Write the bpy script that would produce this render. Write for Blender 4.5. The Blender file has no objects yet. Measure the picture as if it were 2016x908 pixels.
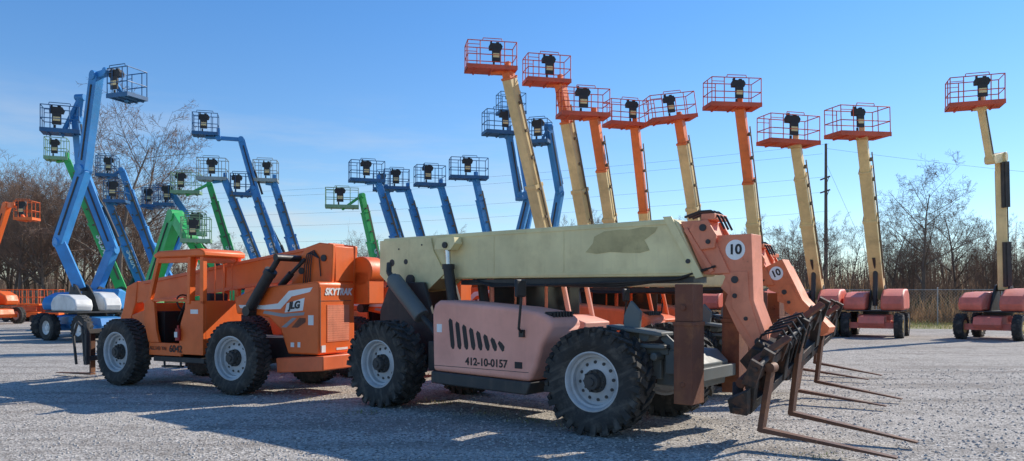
import bpy, bmesh, math, random
from mathutils import Vector, Matrix
random.seed(11)
sc=bpy.context.scene
sc.view_settings.view_transform='Standard'; sc.view_settings.look='None'; sc.view_settings.exposure=0
F=1494.0; EYE=1.78
Z=Vector((0,0,1)); X=Vector((1,0,0)); Y=Vector((0,1,0))
def survey(u,v,d):
    """world point at distance d for a bearing/elevation read from the survey photo"""
    return Vector(((u-1008)/F*d, d, EYE+(580-v)/F*d))
# ---------------------------------------------------------------- materials
def nn(nt,t,**k):
    n=nt.nodes.new(t)
    for a,b in k.items(): setattr(n,a,b)
    return n
def mixc(nt,a,b,fac,mode='MIX'):
    m=nn(nt,'ShaderNodeMix',data_type='RGBA',blend_type=mode)
    for s,val in ((0,fac),(6,a),(7,b)):
        if hasattr(val,'is_output'): nt.links.new(val,m.inputs[s])
        elif s==0: m.inputs[0].default_value=val
        else: m.inputs[s].default_value=(*val,1)
    return m.outputs[2]
def noise(nt,co,scale,detail=6,rough=.6):
    n=nn(nt,'ShaderNodeTexNoise'); n.inputs['Scale'].default_value=scale
    n.inputs['Detail'].default_value=detail; n.inputs['Roughness'].default_value=rough
    nt.links.new(co,n.inputs['Vector']); return n.outputs['Fac']
def ramp(nt,f,lo,hi,a=0,b=1):
    m=nn(nt,'ShaderNodeMapRange'); m.inputs[1].default_value=lo; m.inputs[2].default_value=hi
    m.inputs[3].default_value=a; m.inputs[4].default_value=b
    nt.links.new(f,m.inputs[0]); return m.outputs[0]
def paint(name,col,rough=.45,dirt=(.16,.12,.09),amt=.4,scale=2.2,metal=0.0,chips=.25,bump=.15):
    m=bpy.data.materials.new(name); m.use_nodes=True; nt=m.node_tree
    b=nt.nodes['Principled BSDF']; co=nn(nt,'ShaderNodeTexCoord').outputs['Object']
    n1=noise(nt,co,scale,9,.65); n2=noise(nt,co,scale*7,8,.75); n3=noise(nt,co,scale*.35,4)
    c=mixc(nt,tuple(x*.8 for x in col),tuple(min(x*1.12,1) for x in col),ramp(nt,n3,.35,.65))
    # vertical dirt streaks
    mp=nn(nt,'ShaderNodeMapping'); mp.inputs['Scale'].default_value=(9,9,.6); nt.links.new(co,mp.inputs[0])
    n4=noise(nt,mp.outputs[0],1.3,4,.6)
    c=mixc(nt,c,dirt,ramp(nt,n4,.55,.78,0,amt*.55))
    c=mixc(nt,c,dirt,ramp(nt,n1,.5,.8,0,amt))
    c=mixc(nt,c,tuple(x*.5 for x in dirt),ramp(nt,n2,.62,.7,0,chips))
    nt.links.new(c,b.inputs['Base Color']); b.inputs['Metallic'].default_value=metal
    nt.links.new(ramp(nt,n1,.3,.8,rough-.08,min(rough+.25,1)),b.inputs['Roughness'])
    bp=nn(nt,'ShaderNodeBump'); bp.inputs['Strength'].default_value=bump; bp.inputs['Distance'].default_value=.01
    nt.links.new(n2,bp.inputs['Height']); nt.links.new(bp.outputs[0],b.inputs['Normal'])
    return m
M={}
M['orange']=paint('orange_paint',(.98,.165,.024),.42,dirt=(.4,.12,.04),amt=.3,chips=.2)
M['orange_red']=paint('faded_orange_paint',(.92,.18,.06),.5,dirt=(.3,.11,.06))
M['pink']=paint('sun_faded_pink_paint',(.95,.41,.30),.6,dirt=(.66,.30,.23),amt=.5,chips=.1)
M['pinkarm']=paint('faded_coral_paint',(.95,.30,.16),.55,dirt=(.3,.08,.04),amt=.45,chips=.7,scale=3)
M['salmon']=paint('salmon_orange_paint',(.95,.24,.09),.55,dirt=(.3,.09,.05),amt=.45,chips=.5,scale=3)
M['liftpink']=paint('coral_paint',(.88,.22,.15),.5)
M['basketred']=paint('basket_red_paint',(.66,.11,.05),.55,amt=.4)
M['orangeboom']=paint('orange_boom_paint',(.88,.22,.06),.5,amt=.35)
M['beige']=paint('beige_paint',(.86,.73,.38),.5,dirt=(.46,.36,.18),amt=.45,chips=.15)
M['beige2']=paint('cream_boom_paint',(.84,.64,.30),.5,dirt=(.34,.25,.14))
M['blue']=paint('blue_paint',(.05,.28,.63),.4,amt=.25)
M['bluerail']=paint('dark_blue_paint',(.03,.13,.28),.5)
M['grayrail']=paint('galvanised_rail_paint',(.32,.37,.36),.5)
M['green']=paint('green_paint',(.05,.50,.13),.4,amt=.25)
M['greenrail']=paint('pale_green_paint',(.25,.42,.23),.5)
M['white']=paint('white_paint',(.80,.79,.75),.45,amt=.25)
M['decalwhite']=paint('white_vinyl',(.92,.91,.87),.4,amt=.1,chips=.05)
M['decalgrey']=paint('grey_vinyl',(.35,.35,.36),.4,amt=.1,chips=.05)
M['worn']=paint('worn_logo_primer',(.58,.48,.23),.8,dirt=(.40,.32,.16),amt=.9,chips=.5,scale=6)
M['black']=paint('black_paint',(.02,.02,.021),.45,dirt=(.12,.1,.08),amt=.35,chips=.1)
M['console']=paint('console_black_plastic',(.035,.033,.033),.6,dirt=(.1,.09,.08),amt=.5)
M['dark']=paint('dark_grease_metal',(.045,.044,.043),.6,dirt=(.16,.13,.1),amt=.6)
M['carrier']=paint('hose_carrier_plastic',(.16,.13,.09),.6)
M['carr']=paint('carriage_black_steel',(.032,.027,.024),.6,dirt=(.24,.10,.05),amt=.9,scale=5,chips=.6)
M['grey']=paint('grey_frame_paint',(.16,.175,.165),.55,dirt=(.22,.18,.13),amt=.5)
M['rim']=paint('wheel_grey_paint',(.55,.56,.56),.45,dirt=(.28,.23,.18),amt=.45,scale=5)
M['rust']=paint('rusty_steel',(.19,.07,.04),.8,dirt=(.36,.16,.07),amt=.8,chips=.5,scale=4,bump=.4)
M['fork']=paint('rusty_fork_steel',(.15,.065,.037),.6,dirt=(.42,.19,.08),amt=.7,scale=4,metal=.1)
M['chrome']=paint('chrome_rod',(.6,.6,.6),.2,metal=1,amt=.1)
M['glass']=paint('tinted_glass',(.03,.04,.05),.1,amt=.1,chips=0,bump=0)
M['seat']=paint('seat_vinyl',(.03,.03,.035),.6)
M['red']=paint('red_enamel',(.5,.02,.02),.35)
M['ink']=paint('black_vinyl',(.012,.012,.014),.5,amt=.1,chips=0)
M['tyre']=paint('tyre_rubber',(.038,.036,.033),.85,dirt=(.22,.19,.155),amt=.8,chips=.3,scale=4,bump=.5)
M['bark']=paint('grey_bark',(.17,.13,.10),.9,dirt=(.08,.065,.05),amt=.5)
M['twig']=paint('twig_bark',(.23,.15,.105),.9,dirt=(.34,.2,.12),amt=.7,scale=.6)
M['wood']=paint('weathered_pole_wood',(.16,.125,.1),.9)
M['wire']=paint('aluminium_cable',(.09,.09,.10),.6,amt=.1,chips=0)
M['galv']=paint('galvanised_wire',(.42,.41,.38),.5,metal=.2)
# ---------------------------------------------------------------- mesh builder
class MB:
    def __init__(s): s.v=[]; s.f=[]; s.mi=[]; s.sm=[]; s.cur=0
    def add(s,vs,fs,sm=False):
        o=len(s.v); s.v+= [tuple(v) for v in vs]; s.f+=[tuple(i+o for i in f) for f in fs]; s.mi+=[s.cur]*len(fs); s.sm+=[sm]*len(fs); return s
    def box(s,c,z,R=None):
        c=Vector(c); vs=[]
        for i in range(8):
            p=Vector(((i&1)-.5,((i>>1)&1)-.5,((i>>2)&1)-.5)); p=Vector((p.x*z[0],p.y*z[1],p.z*z[2]))
            if R is not None: p=R@p
            vs.append(c+p)
        return s.add(vs,[(0,2,3,1),(4,5,7,6),(0,1,5,4),(2,6,7,3),(0,4,6,2),(1,3,7,5)])
    def b(s,x0,x1,y0,y1,z0,z1): return s.box(((x0+x1)/2,(y0+y1)/2,(z0+z1)/2),(x1-x0,y1-y0,z1-z0))
    def beam(s,p,q,w,h,w2=None,h2=None,up=Z):
        p=Vector(p);q=Vector(q);d=(q-p).normalized(); sd=d.cross(up)
        if sd.length<1e-3: sd=Vector((0,1,0))
        sd.normalize(); u=sd.cross(d); w2=w2 or w; h2=h2 or h; vs=[]
        for pt,a,b in((p,w,h),(q,w2,h2)):
            for i,j in((-1,-1),(1,-1),(1,1),(-1,1)): vs.append(pt+sd*i*a/2+u*j*b/2)
        return s.add(vs,[(0,1,2,3),(7,6,5,4),(0,4,5,1),(1,5,6,2),(2,6,7,3),(3,7,4,0)])
    def cyl(s,p,q,r,r2=None,n=12,cap=True):
        p=Vector(p);q=Vector(q);d=(q-p).normalized(); r2=r if r2 is None else r2
        a=d.orthogonal().normalized(); b=d.cross(a); vs=[]
        for pt,rr in((p,r),(q,r2)):
            for i in range(n):
                t=2*math.pi*i/n; vs.append(pt+(a*math.cos(t)+b*math.sin(t))*rr)
        s.add(vs,[(i,(i+1)%n,n+(i+1)%n,n+i) for i in range(n)],True)
        if cap:
            o=len(s.v)-2*n
            for f in (tuple(range(n-1,-1,-1)),tuple(range(n,2*n))): s.f.append(tuple(i+o for i in f)); s.mi.append(s.cur); s.sm.append(False)
        return s
    def tube(s,pts,r,n=6):
        for a,b in zip(pts,pts[1:]): s.cyl(a,b,r,n=n)
        return s
    def prism(s,poly,y0,y1):
        n=len(poly); vs=[(x,y0,z) for x,z in poly]+[(x,y1,z) for x,z in poly]
        return s.add(vs,[tuple(range(n)),tuple(range(2*n-1,n-1,-1))]+[(i,(i+1)%n,n+(i+1)%n,n+i) for i in range(n)])
    def revolve(s,prof,n=40,c=(0,0,0)):
        vs=[];k=len(prof)
        for i in range(n):
            t=2*math.pi*i/n
            for r,y in prof: vs.append((c[0]+r*math.cos(t),c[1]+y,c[2]+r*math.sin(t)))
        fs=[]
        for i in range(n):
            j=(i+1)%n
            for a in range(k-1): fs.append((i*k+a,i*k+a+1,j*k+a+1,j*k+a))
        return s.add(vs,fs,True)
    def mesh(s,name,mats,recalc=True,smooth_all=False):
        me=bpy.data.meshes.new(name); me.from_pydata(s.v,[],s.f)
        for m in (mats if isinstance(mats,list) else [mats]): me.materials.append(m)
        me.polygons.foreach_set('material_index',s.mi)
        me.polygons.foreach_set('use_smooth',[True]*len(s.f) if smooth_all else s.sm)
        if recalc:
            bm=bmesh.new(); bm.from_mesh(me); bmesh.ops.recalc_face_normals(bm,faces=bm.faces); bm.to_mesh(me); bm.free()
        me.set_sharp_from_angle(angle=math.radians(38)); me.update()
        return me
    def obj(s,name,mats,parent=None,bevel=0,loc=(0,0,0),rot=(0,0,0),recalc=True,smooth_all=False):
        return put(name,s.mesh(name,mats,recalc,smooth_all),parent,loc,rot,bevel)
def put(name,me,parent=None,loc=(0,0,0),rot=(0,0,0),bevel=0):
    o=bpy.data.objects.new(name,me); sc.collection.objects.link(o); o.parent=parent
    o.location=loc; o.rotation_euler=rot
    if bevel:
        m=o.modifiers.new('bevel','BEVEL'); m.width=bevel; m.segments=2 if bevel<.04 else 4; m.limit_method='ANGLE'; m.angle_limit=math.radians(35 if bevel<.04 else 50); m.harden_normals=False
    return o
def thing(name,label,cat,loc=(0,0,0),rz=0,group=None):
    e=bpy.data.objects.new(name,None); sc.collection.objects.link(e); e.location=loc; e.rotation_euler=(0,0,rz)
    e['label']=label; e['category']=cat
    if group: e['group']=group
    return e
def part(name,parent,loc=(0,0,0),rot=(0,0,0)):
    e=bpy.data.objects.new(name,None); sc.collection.objects.link(e); e.parent=parent; e.location=loc; e.rotation_euler=rot; return e
def copy_thing(src,loc,rz,scale=1,label=None,swap=None,skip=()):
    def rec(o,par):
        n=o.copy(); sc.collection.objects.link(n); n.parent=par
        if swap and o.data and any(m in swap for m in o.data.materials):
            n.data=o.data.copy()
            for i,m in enumerate(n.data.materials):
                if m in swap: n.data.materials[i]=swap[m]
        for c in o.children:
            if not any(c.name.startswith(k) for k in skip): rec(c,n)
        return n
    r=rec(src,None); r.location=loc; r.rotation_euler=(0,0,rz)
    r.scale=(scale,)*3 if not hasattr(scale,'__len__') else scale
    if label: r['label']=label
    return r
tcache={}
def text(parent,s,size,e,up,loc,mat,shear=0,bold=.012,name='lettering'):
    e=Vector(e).normalized(); up=Vector(up); up=(up-e*up.dot(e)).normalized(); n=e.cross(up)
    key=(s,round(size,3),mat.name,shear)
    if key not in tcache:
        cu=bpy.data.curves.new('t','FONT'); cu.body=s; cu.size=size; cu.shear=shear; cu.offset=bold*size; cu.extrude=.002
        cu.align_x='CENTER'; cu.align_y='CENTER'
        o=bpy.data.objects.new('t',cu); sc.collection.objects.link(o); dg=bpy.context.evaluated_depsgraph_get()
        me=bpy.data.meshes.new_from_object(o.evaluated_get(dg)); bpy.data.objects.remove(o)
        me.materials.clear(); me.materials.append(mat); tcache[key]=me
    o=put(name,tcache[key],parent)
    Mx=Matrix((e,up,n)).transposed().to_4x4(); Mx.translation=Vector(loc)+n*.004; o.matrix_basis=Mx
    return o
# ---------------------------------------------------------------- wheels
def wheel_meshes(R,W,rr,lugs=True):
    t=MB(); h=W/2
    prof=[(rr,-h*.8),(rr+.03,-h*.92),(rr+.09,-h*.97),(rr+.10,-h*1.0),(R-.2*(R-rr)-.06,-h*1.01),(R-.07,-h*.97),(R-.035,-h*.8),(R-.03,0),(R-.035,h*.8),(R-.07,h*.97),(R-.2*(R-rr)-.06,h),(rr+.03,h*.92),(rr,h*.8)]
    t.revolve(prof,48)
    n=22 if lugs else 40
    for i in range(n):
        for sgn in(-1,1):
            a=2*math.pi*(i+(.5 if sgn>0 else 0))/n
            base=Matrix.Rotation(-a,3,'Y')
            if lugs:
                R2=base@Matrix.Rotation(sgn*math.radians(28),3,'X')
                t.box(base@Vector((R-.022,sgn*h*.47,.0)),(.05,h*1.02,.07),R2)
                t.box(base@Vector((R-.085,sgn*h*.97,.11)),(.16,.04,.075),base@Matrix.Rotation(sgn*.15,3,'Z'))
            else:
                t.box(base@Vector((R-.022,sgn*h*.45,0)),(.03,h*.8,.055),base@Matrix.Rotation(sgn*.35,3,'X'))
    r=MB()
    r.revolve([(rr+.025,-h*.8),(rr+.03,-h*.88),(rr+.005,-h*.9),(rr-.015,-h*.8),(rr-.02,-h*.55),(rr-.05,-h*.5),(rr-.055,-h*.2),(rr-.09,-h*.12),(rr*.62,-h*.22),(rr*.5,-h*.3),(0.001,-h*.3)],40)
    r.revolve([(rr+.02,h*.86),(rr-.02,h*.8),(rr-.04,h*.2),(0.001,h*.1)],32)
    k=MB()
    k.cyl((0,-h*.2,0),(0,-h*.55,0),rr*.42,rr*.40,20); k.cyl((0,-h*.5,0),(0,-h*.95,0),rr*.30,rr*.27,18); k.cyl((0,-h*.9,0),(0,-h*1.06,0),rr*.16,rr*.14,12)
    for i in range(10):
        a=2*math.pi*i/10; x=math.cos(a)*rr*.36;z=math.sin(a)*rr*.36; k.cyl((x,-h*.5,z),(x,-h*.68,z),.017,n=6)
    for i in range(12):
        a=2*math.pi*i/12+.2; x=math.cos(a)*rr*.66;z=math.sin(a)*rr*.66; k.cyl((x,-h*.1,z),(x,-h*.235,z),.022,n=8)
    return t.mesh('tyre',M['tyre']),r.mesh('rim',M['rim']),k.mesh('hub',M['dark'])
WBIG=wheel_meshes(.68,.44,.36)
WSKY=wheel_meshes(.655,.40,.37,False)
def add_wheel(root,ms,loc,flip,steer=0):
    w=part('wheel',root,loc,(0,0,steer+(math.pi if flip else 0)))
    for nme,me in zip(('tyre','rim','hub'),ms): put(nme,me,w,rot=(0,random.uniform(0,6),0))
# ---------------------------------------------------------------- telehandler, level boom
GT='telehandlers parked in rows on the gravel'
def reach_machine():
    r=thing('telehandler','faded pink and beige telehandler, long boom level, forks near gravel','telehandler',(-1.40,12.9,.004),math.atan2(-.619,.785),GT)
    for x in(0,3.96):
        add_wheel(r,WBIG,(x,-.98,.68),False,0 if x==0 else .06); add_wheel(r,WBIG,(x,.98,.68),True,0 if x==0 else .06)
    c=MB(); c.b(-.75,4.6,-.36,.36,.62,1.02); c.b(-.12,.12,-.8,.8,.55,.8); c.b(3.84,4.08,-.8,.8,.55,.8)
    for y in(-.40,.33): c.prism([(-.8,.75),(.55,.75),(.5,1.3),(.25,1.98),(-.55,1.98),(-.8,1.5)],y,y+.07)
    c.b(-.78,-.6,-.33,.33,.8,1.6); c.cyl((0,-.8,.68),(0,.8,.68),.14); c.cyl((3.96,-.8,.68),(3.96,.8,.68),.14)
    c.b(.75,1.1,-.8,-.36,.6,1.05)
    c.obj('chassis',M['dark'],r,.012)
    n=MB(); n.prism([(4.5,.62),(5.05,.6),(5.10,.9),(4.95,1.05),(4.5,1.08)],-.44,.44); n.b(4.98,5.16,-.56,.56,.70,.86)
    n.b(4.3,4.75,-.62,-.4,1.02,1.1); n.b(4.35,4.75,-.72,-.5,1.1,1.15); n.prism([(3.9,1.38),(4.7,1.30),(4.7,1.25),(3.9,1.33)],-.7,-.36)
    n.beam((4.65,-.55,1.25),(5.0,-.55,.95),.05,.10); n.b(4.7,4.95,-.6,-.46,.78,1.08); n.b(4.30,4.62,-.55,-.48,.7,1.0)
    n.prism([(4.05,1.0),(4.25,1.0),(4.3,1.55),(4.15,1.7),(4.05,1.5)],-.5,-.44); n.cyl((4.4,-.6,1.25),(4.4,-.3,1.25),.08); n.cyl((4.62,-.76,1.0),(4.62,-.5,1.0),.05)
    n.obj('front_frame',M['grey'],r,.012)
    for s in(-1,1):
        o=MB(); y=s*.72; o.b(4.96,5.2,y-.17,y+.17,.46,1.45); o.b(4.965,5.195,y-.15,y+.15,1.45,1.90); o.b(4.95,5.21,y-.18,y+.18,1.40,1.45)
        o.cyl((5.08,y-.18,1.62),(5.08,y+.18,1.62),.035); o.cyl((5.08,y-.185,.7),(5.08,y+.185,.7),.03)
        o.obj('outrigger_leg',M['rust'],r,.008)
    h=MB(); h.prism([(1.16,.64),(2.96,.60),(3.08,.80),(3.17,1.10),(3.34,1.34),(3.35,1.40),(3.26,1.48),(3.08,1.55),(2.7,1.60),(1.5,1.68),(1.28,1.69),(1.18,1.63),(1.14,1.5)],-1.12,-.42)
    hood=h.obj('engine_hood',M['pink'],r,.07,smooth_all=True)
    v=MB()
    for i in range(8):
        x=1.52+i*.133; zt=1.42-i*.042; zb=.99+i*.001
        v.prism([(x-.035,zt-.03),(x-.01,zt+.01),(x+.04,zt-.02),(x+.085,zb+.06),(x+.075,zb),(x+.045,zb-.01),(x+.01,zb+.03)],-1.123,-1.115)
    v.obj('vent_slots',M['ink'],hood)
    l=MB(); l.b(1.15,2.95,-1.1215,-1.119,.722,.730); l.obj('panel_seam',M['dark'],hood)
    dd=MB(); dd.b(1.25,1.35,-1.123,-1.118,1.22,1.34); dd.obj('warning_sticker',M['decalwhite'],hood)
    text(hood,'412-10-0157',.15,(1,0,0),Z,(2.20,-1.119,.815),M['ink'],bold=.025)
    q=MB(); q.box((2.78,-1.123,.815),(.13,.006,.09)); q.obj('stencil_mark',M['ink'],hood,.02)
    q=MB()
    for i in range(7): q.b(3.14,3.28,-1.0+i*.07,-.96+i*.07,1.47,1.545)
    q.b(3.1,3.26,-1.02,-.5,1.50,1.53); q.obj('intake_grille',M['ink'],hood)
    t=MB(); t.prism([(1.14,.46),(2.92,.42),(3.0,.597),(1.14,.637)],-1.14,-.42); t.obj('belly_tray',M['dark'],r,.02)
    q=MB(); q.box((2.95,-1.3,1.86),(.05,.22,.24)); q.obj('mirror',M['black'],r,.03)
    q=MB(); q.tube([(2.85,-1.13,1.25),(2.86,-1.22,1.32),(2.93,-1.25,1.78)],.018); q.b(2.81,2.89,-1.16,-1.12,1.2,1.3); q.obj('mirror_arm',M['black'],r)
    b=MB(); b.prism([(-.9,2.08),(-.9,2.70),(-.86,2.75),(4.62,2.76),(4.70,2.72),(5.02,2.03),(4.96,2.01),(.45,2.03),(.2,1.88),(-.2,1.84),(-.6,1.9)],-.25,.25)
    boom=b.obj('boom',M['beige'],r,.015)
    p=MB()
    pl=[(-.93,2.12),(-.93,2.71),(.30,2.71),(.36,2.5),(.62,2.12),(.25,1.86),(-.2,1.82),(-.62,1.88)]
    p.prism(pl,-.285,-.252); p.prism(pl,.252,.285); p.b(.55,4.9,-.262,-.252,2.05,2.09); p.b(.4,4.66,-.262,-.252,2.69,2.72)
    p.prism([(.55,2.50),(.60,2.68),(.98,2.68),(1.00,2.58),(.9,2.48)],-.46,-.286)
    p.prism([(4.50,2.79),(4.62,2.79),(5.06,2.0),(4.96,1.98)],-.275,-.252)
    for x in(1.6,2.9): p.b(x,x+.03,-.256,-.252,2.10,2.69)
    p.obj('boom_reinforcement_plate',M['beige'],boom,.006)
    q=MB()
    for x,z,rad in((-.62,2.32,.06),(-.28,2.33,.045),(4.86,2.2,.03),(-.45,2.55,.015),(.1,2.6,.015)): q.cyl((x,-.292,z),(x,-.286 if x<1 else -.27,z),rad,n=20)  # wider rear discs stand for open holes, their inner shade painted dark
    q.cyl((-.15,-.33,2.02),(-.15,-.28,2.02),.09,n=20)
    q.obj('boom_pins_and_holes',M['dark'],boom)
    q=MB()
    pts=[(3.30,2.37),(3.48,2.34),(3.70,2.36),(3.95,2.34),(4.15,2.33),(4.30,2.36),(4.26,2.44),(4.22,2.50),(4.38,2.60),(4.42,2.66),(4.2,2.675),(3.98,2.65),(3.86,2.66),(3.60,2.645),(3.44,2.58),(3.42,2.49)]
    q.prism(pts,-.2545,-.2515); q.obj('worn_logo_patch',M['worn'],boom)
    u=MB(); u.b(.9,4.9,-.2,.2,1.93,2.01)
    for k in range(3):
        y=-.22-.02*k; u.tube([(1.0+.1*k,y,2.0),(1.6,y,1.94-.02*k),(2.6,y,1.91),(3.8,y,1.88+.03*k),(4.7,y,1.98),(5.2,y+.04,2.13)],.016)
    u.obj('hydraulic_hoses',M['black'],boom)
    e=MB(); e.prism([(4.72,2.72),(5.06,2.72),(5.38,2.04),(5.04,2.03)],-.205,.205)
    for y in(-.25,.206): e.prism([(4.86,2.60),(4.90,2.70),(5.10,2.72),(5.22,2.52),(5.2,2.36),(5.02,2.34)],y,y+.045)
    e.b(5.0,5.18,-.2,.2,2.72,2.80)
    for y in(-.235,.206): e.beam((4.80,y+.015,2.62),(5.16,y+.015,2.06),.03,.06)
    ext=e.obj('boom_extension',M['pinkarm'],r,.008)
    u=MB()
    for k in range(3):
        y=-.12+.12*k; u.tube([(4.74,y,2.78),(4.84,y,2.81),(4.95,y,2.84),(5.1,y,2.84),(5.2,y,2.76),(5.28,y,2.6)],.016)
    u.cyl((5.05,-.27,2.62),(5.05,.27,2.62),.045,n=16); u.cyl((5.12,-.27,2.44),(5.12,.27,2.44),.03); u.obj('hose_loop',M['black'],ext)
    a=MB(); pr=[(5.20,2.52),(5.64,2.52),(5.67,1.70),(5.90,1.08),(5.84,1.01),(5.70,1.0),(5.46,1.34),(5.30,1.66),(5.34,1.78),(5.25,1.86),(5.31,2.0),(5.20,2.1)]
    a.prism(pr,-.17,.17)
    arm=a.obj('boom_head',M['pinkarm'],r,.005)
    q=MB(); q.prism([(5.27,2.06),(5.6,2.06),(5.62,1.72),(5.80,1.16),(5.73,1.12),(5.40,1.62),(5.38,1.9)],-.186,-.172); q.obj('head_side_plate',M['pinkarm'],arm,.003)
    q=MB()
    for x,z,rad in((5.44,1.96,.045),(5.44,1.76,.03),(5.74,1.2,.05),(5.58,1.48,.025)): q.cyl((x,-.20,z),(x,.20,z),rad,n=16)
    q.obj('boom_head_pin',M['dark'],arm)
    q=MB(); q.cyl((5.44,-.171,2.33),(5.44,-.176,2.33),.125,n=32); q.obj('number_disc',M['decalwhite'],arm)
    text(arm,'10',.17,(1,0,0),Z,(5.44,-.1765,2.33),M['ink'],bold=.03,name='fleet_number')
    for s in(-1,1):
        q=MB(); y=s*.39; q.cyl((1.0,y,1.0),(.8,y,2.20),.085,n=16); q.cyl((.8,y,2.18),(.8,y,2.26),.1,n=16); q.cyl((.80,y-.1,2.56),(.80,y+.13*(-s)+.0,2.56),.05)
        lc=q.obj('lift_cylinder',M['black'],r)
        q=MB(); q.cyl((.8,y,2.25),(.78,y,2.54),.045,n=14); q.obj('cylinder_rod',M['chrome'],lc)
    q=MB(); q.cyl((-.22,-.62,2.02),(.44,-.62,1.42),.135,n=20); q.cyl((-.26,-.62,2.06),(-.2,-.62,2.0),.10,n=16)
    muf=q.obj('muffler',M['grey'],r,.015)
    q=MB(); q.tube([(.42,-.62,1.44),(.62,-.6,1.26),(.86,-.6,1.0)],.05,10); q.obj('exhaust_pipe',M['dark'],muf)
    q=MB(); q.tube([(-.25,-.62,2.04),(-.36,-.6,2.15),(-.4,-.55,2.3)],.045,10); q.obj('exhaust_tip',M['dark'],muf)
    q=MB(); q.prism([(.95,.8),(2.75,.8),(2.85,1.35),(2.5,1.45),(.95,1.45)],.44,1.16)
    for x,x2 in((.98,.98),(1.65,1.65),(2.55,2.3)):
        for y in(.47,1.12): q.beam((x,y,1.4),(x2,y,2.48),.07,.07,up=X)
    q.b(.92,2.4,.42,1.17,2.46,2.56); cab=q.obj('cab',M['pink'],r,.02)
    q=MB(); q.b(.99,2.3,1.1,1.12,1.46,2.44); q.b(.96,.98,.5,1.1,1.46,2.44); q.obj('cab_window',M['glass'],cab)
    cr=part('fork_carriage',r,(5.95,.06,.97),(math.radians(20),math.radians(14),0))
    q=MB(); q.b(-.05,.05,-.92,1.1,.14,.26); q.b(-.06,.04,-.95,1.12,-.27,-.15); q.b(-.12,-.05,-.8,.9,-.06,.06)
    for y in(-.90,-.5,0,.5,1.06): q.b(-.05,.055,y-.05,y+.05,-.24,.24)
    q.b(-.24,-.07,-.42,.42,-.28,.28); q.cyl((0.05,-1.0,.34),(0.05,1.2,.34),.03)
    for y in(-.95,-.62,-.2,.42,.8,1.12): q.prism([(-.1,.1),(.06,.1),(.12,.40),(-.02,.44)],y-.022,y+.022)
    for y in(-.36,.3): q.prism([(-.40,.02),(-.02,-.30),(.02,.26),(-.2,.36)],y,y+.05)
    q.prism([(-.15,-.26),(.05,-.22),(.02,.1),(-.2,-.1)],-1.08,-.98); q.beam((-.25,-.7,-.1),(-.05,-1.1,-.18),.12,.09)
    q.obj('carriage_frame',M['carr'],cr,.006)
    q=MB(); q.cyl((-.16,-.85,.02),(-.16,.85,.02),.06); q.beam((-.1,-.7,.26),(.12,-.25,.46),.09,.04); q.beam((-.1,.4,.26),(.12,.8,.5),.09,.04); q.beam((-.2,-.2,.2),(-.05,.5,.42),.09,.05); q.obj('side_tilt_cylinder',M['rust'],cr,.005)
    q=MB()
    for k in range(5): q.tube([(-.28,-.2+.1*k,.2),(-.2,-.25+.12*k,.40),(.0,-.15+.14*k,.48),(.1,-.1+.15*k,.3),(.08,-.15+.15*k,0)],.013)
    q.obj('carriage_hoses',M['black'],cr)
    for y,zt in((-.60,.94),(.46,1.30)):
        q=MB(); zh=.2 if y<0 else .26
        q.beam((6.04,y,zt),(5.92,y,zh),.13,.06,up=X); q.beam((5.91,y,zh+.02),(7.35,y,.08),.13,.055,.10,.02); q.cyl((6.04,y-.08,zt),(6.04,y+.08,zt),.06)
        q.obj('fork',M['fork'],r,.005)
    return r
A=reach_machine()
sw={M['pink']:M['orange_red'],M['pinkarm']:M['salmon']}
for k,(ox,oy,s_,sk) in enumerate(((2.08,3.55,.95,()),(3.45,7.2,.96,('number_disc','fleet_number','hose_loop')))):
    c_=copy_thing(A,(-1.40+ox,12.9+oy,.004),math.atan2(-.619,.785)-.02,s_,'salmon orange telehandler, boom head sloping to lowered forks',sw,sk)
    P_=Matrix.Translation((5.35,0,2.4)); Rr=Matrix.Rotation(math.radians(-24),4,'Y')
    for ch in c_.children:
        if ch.name.startswith('boom_head'): ch.matrix_basis=Matrix.Translation((-.05,0,-.12))@P_@Rr@P_.inverted()
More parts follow.
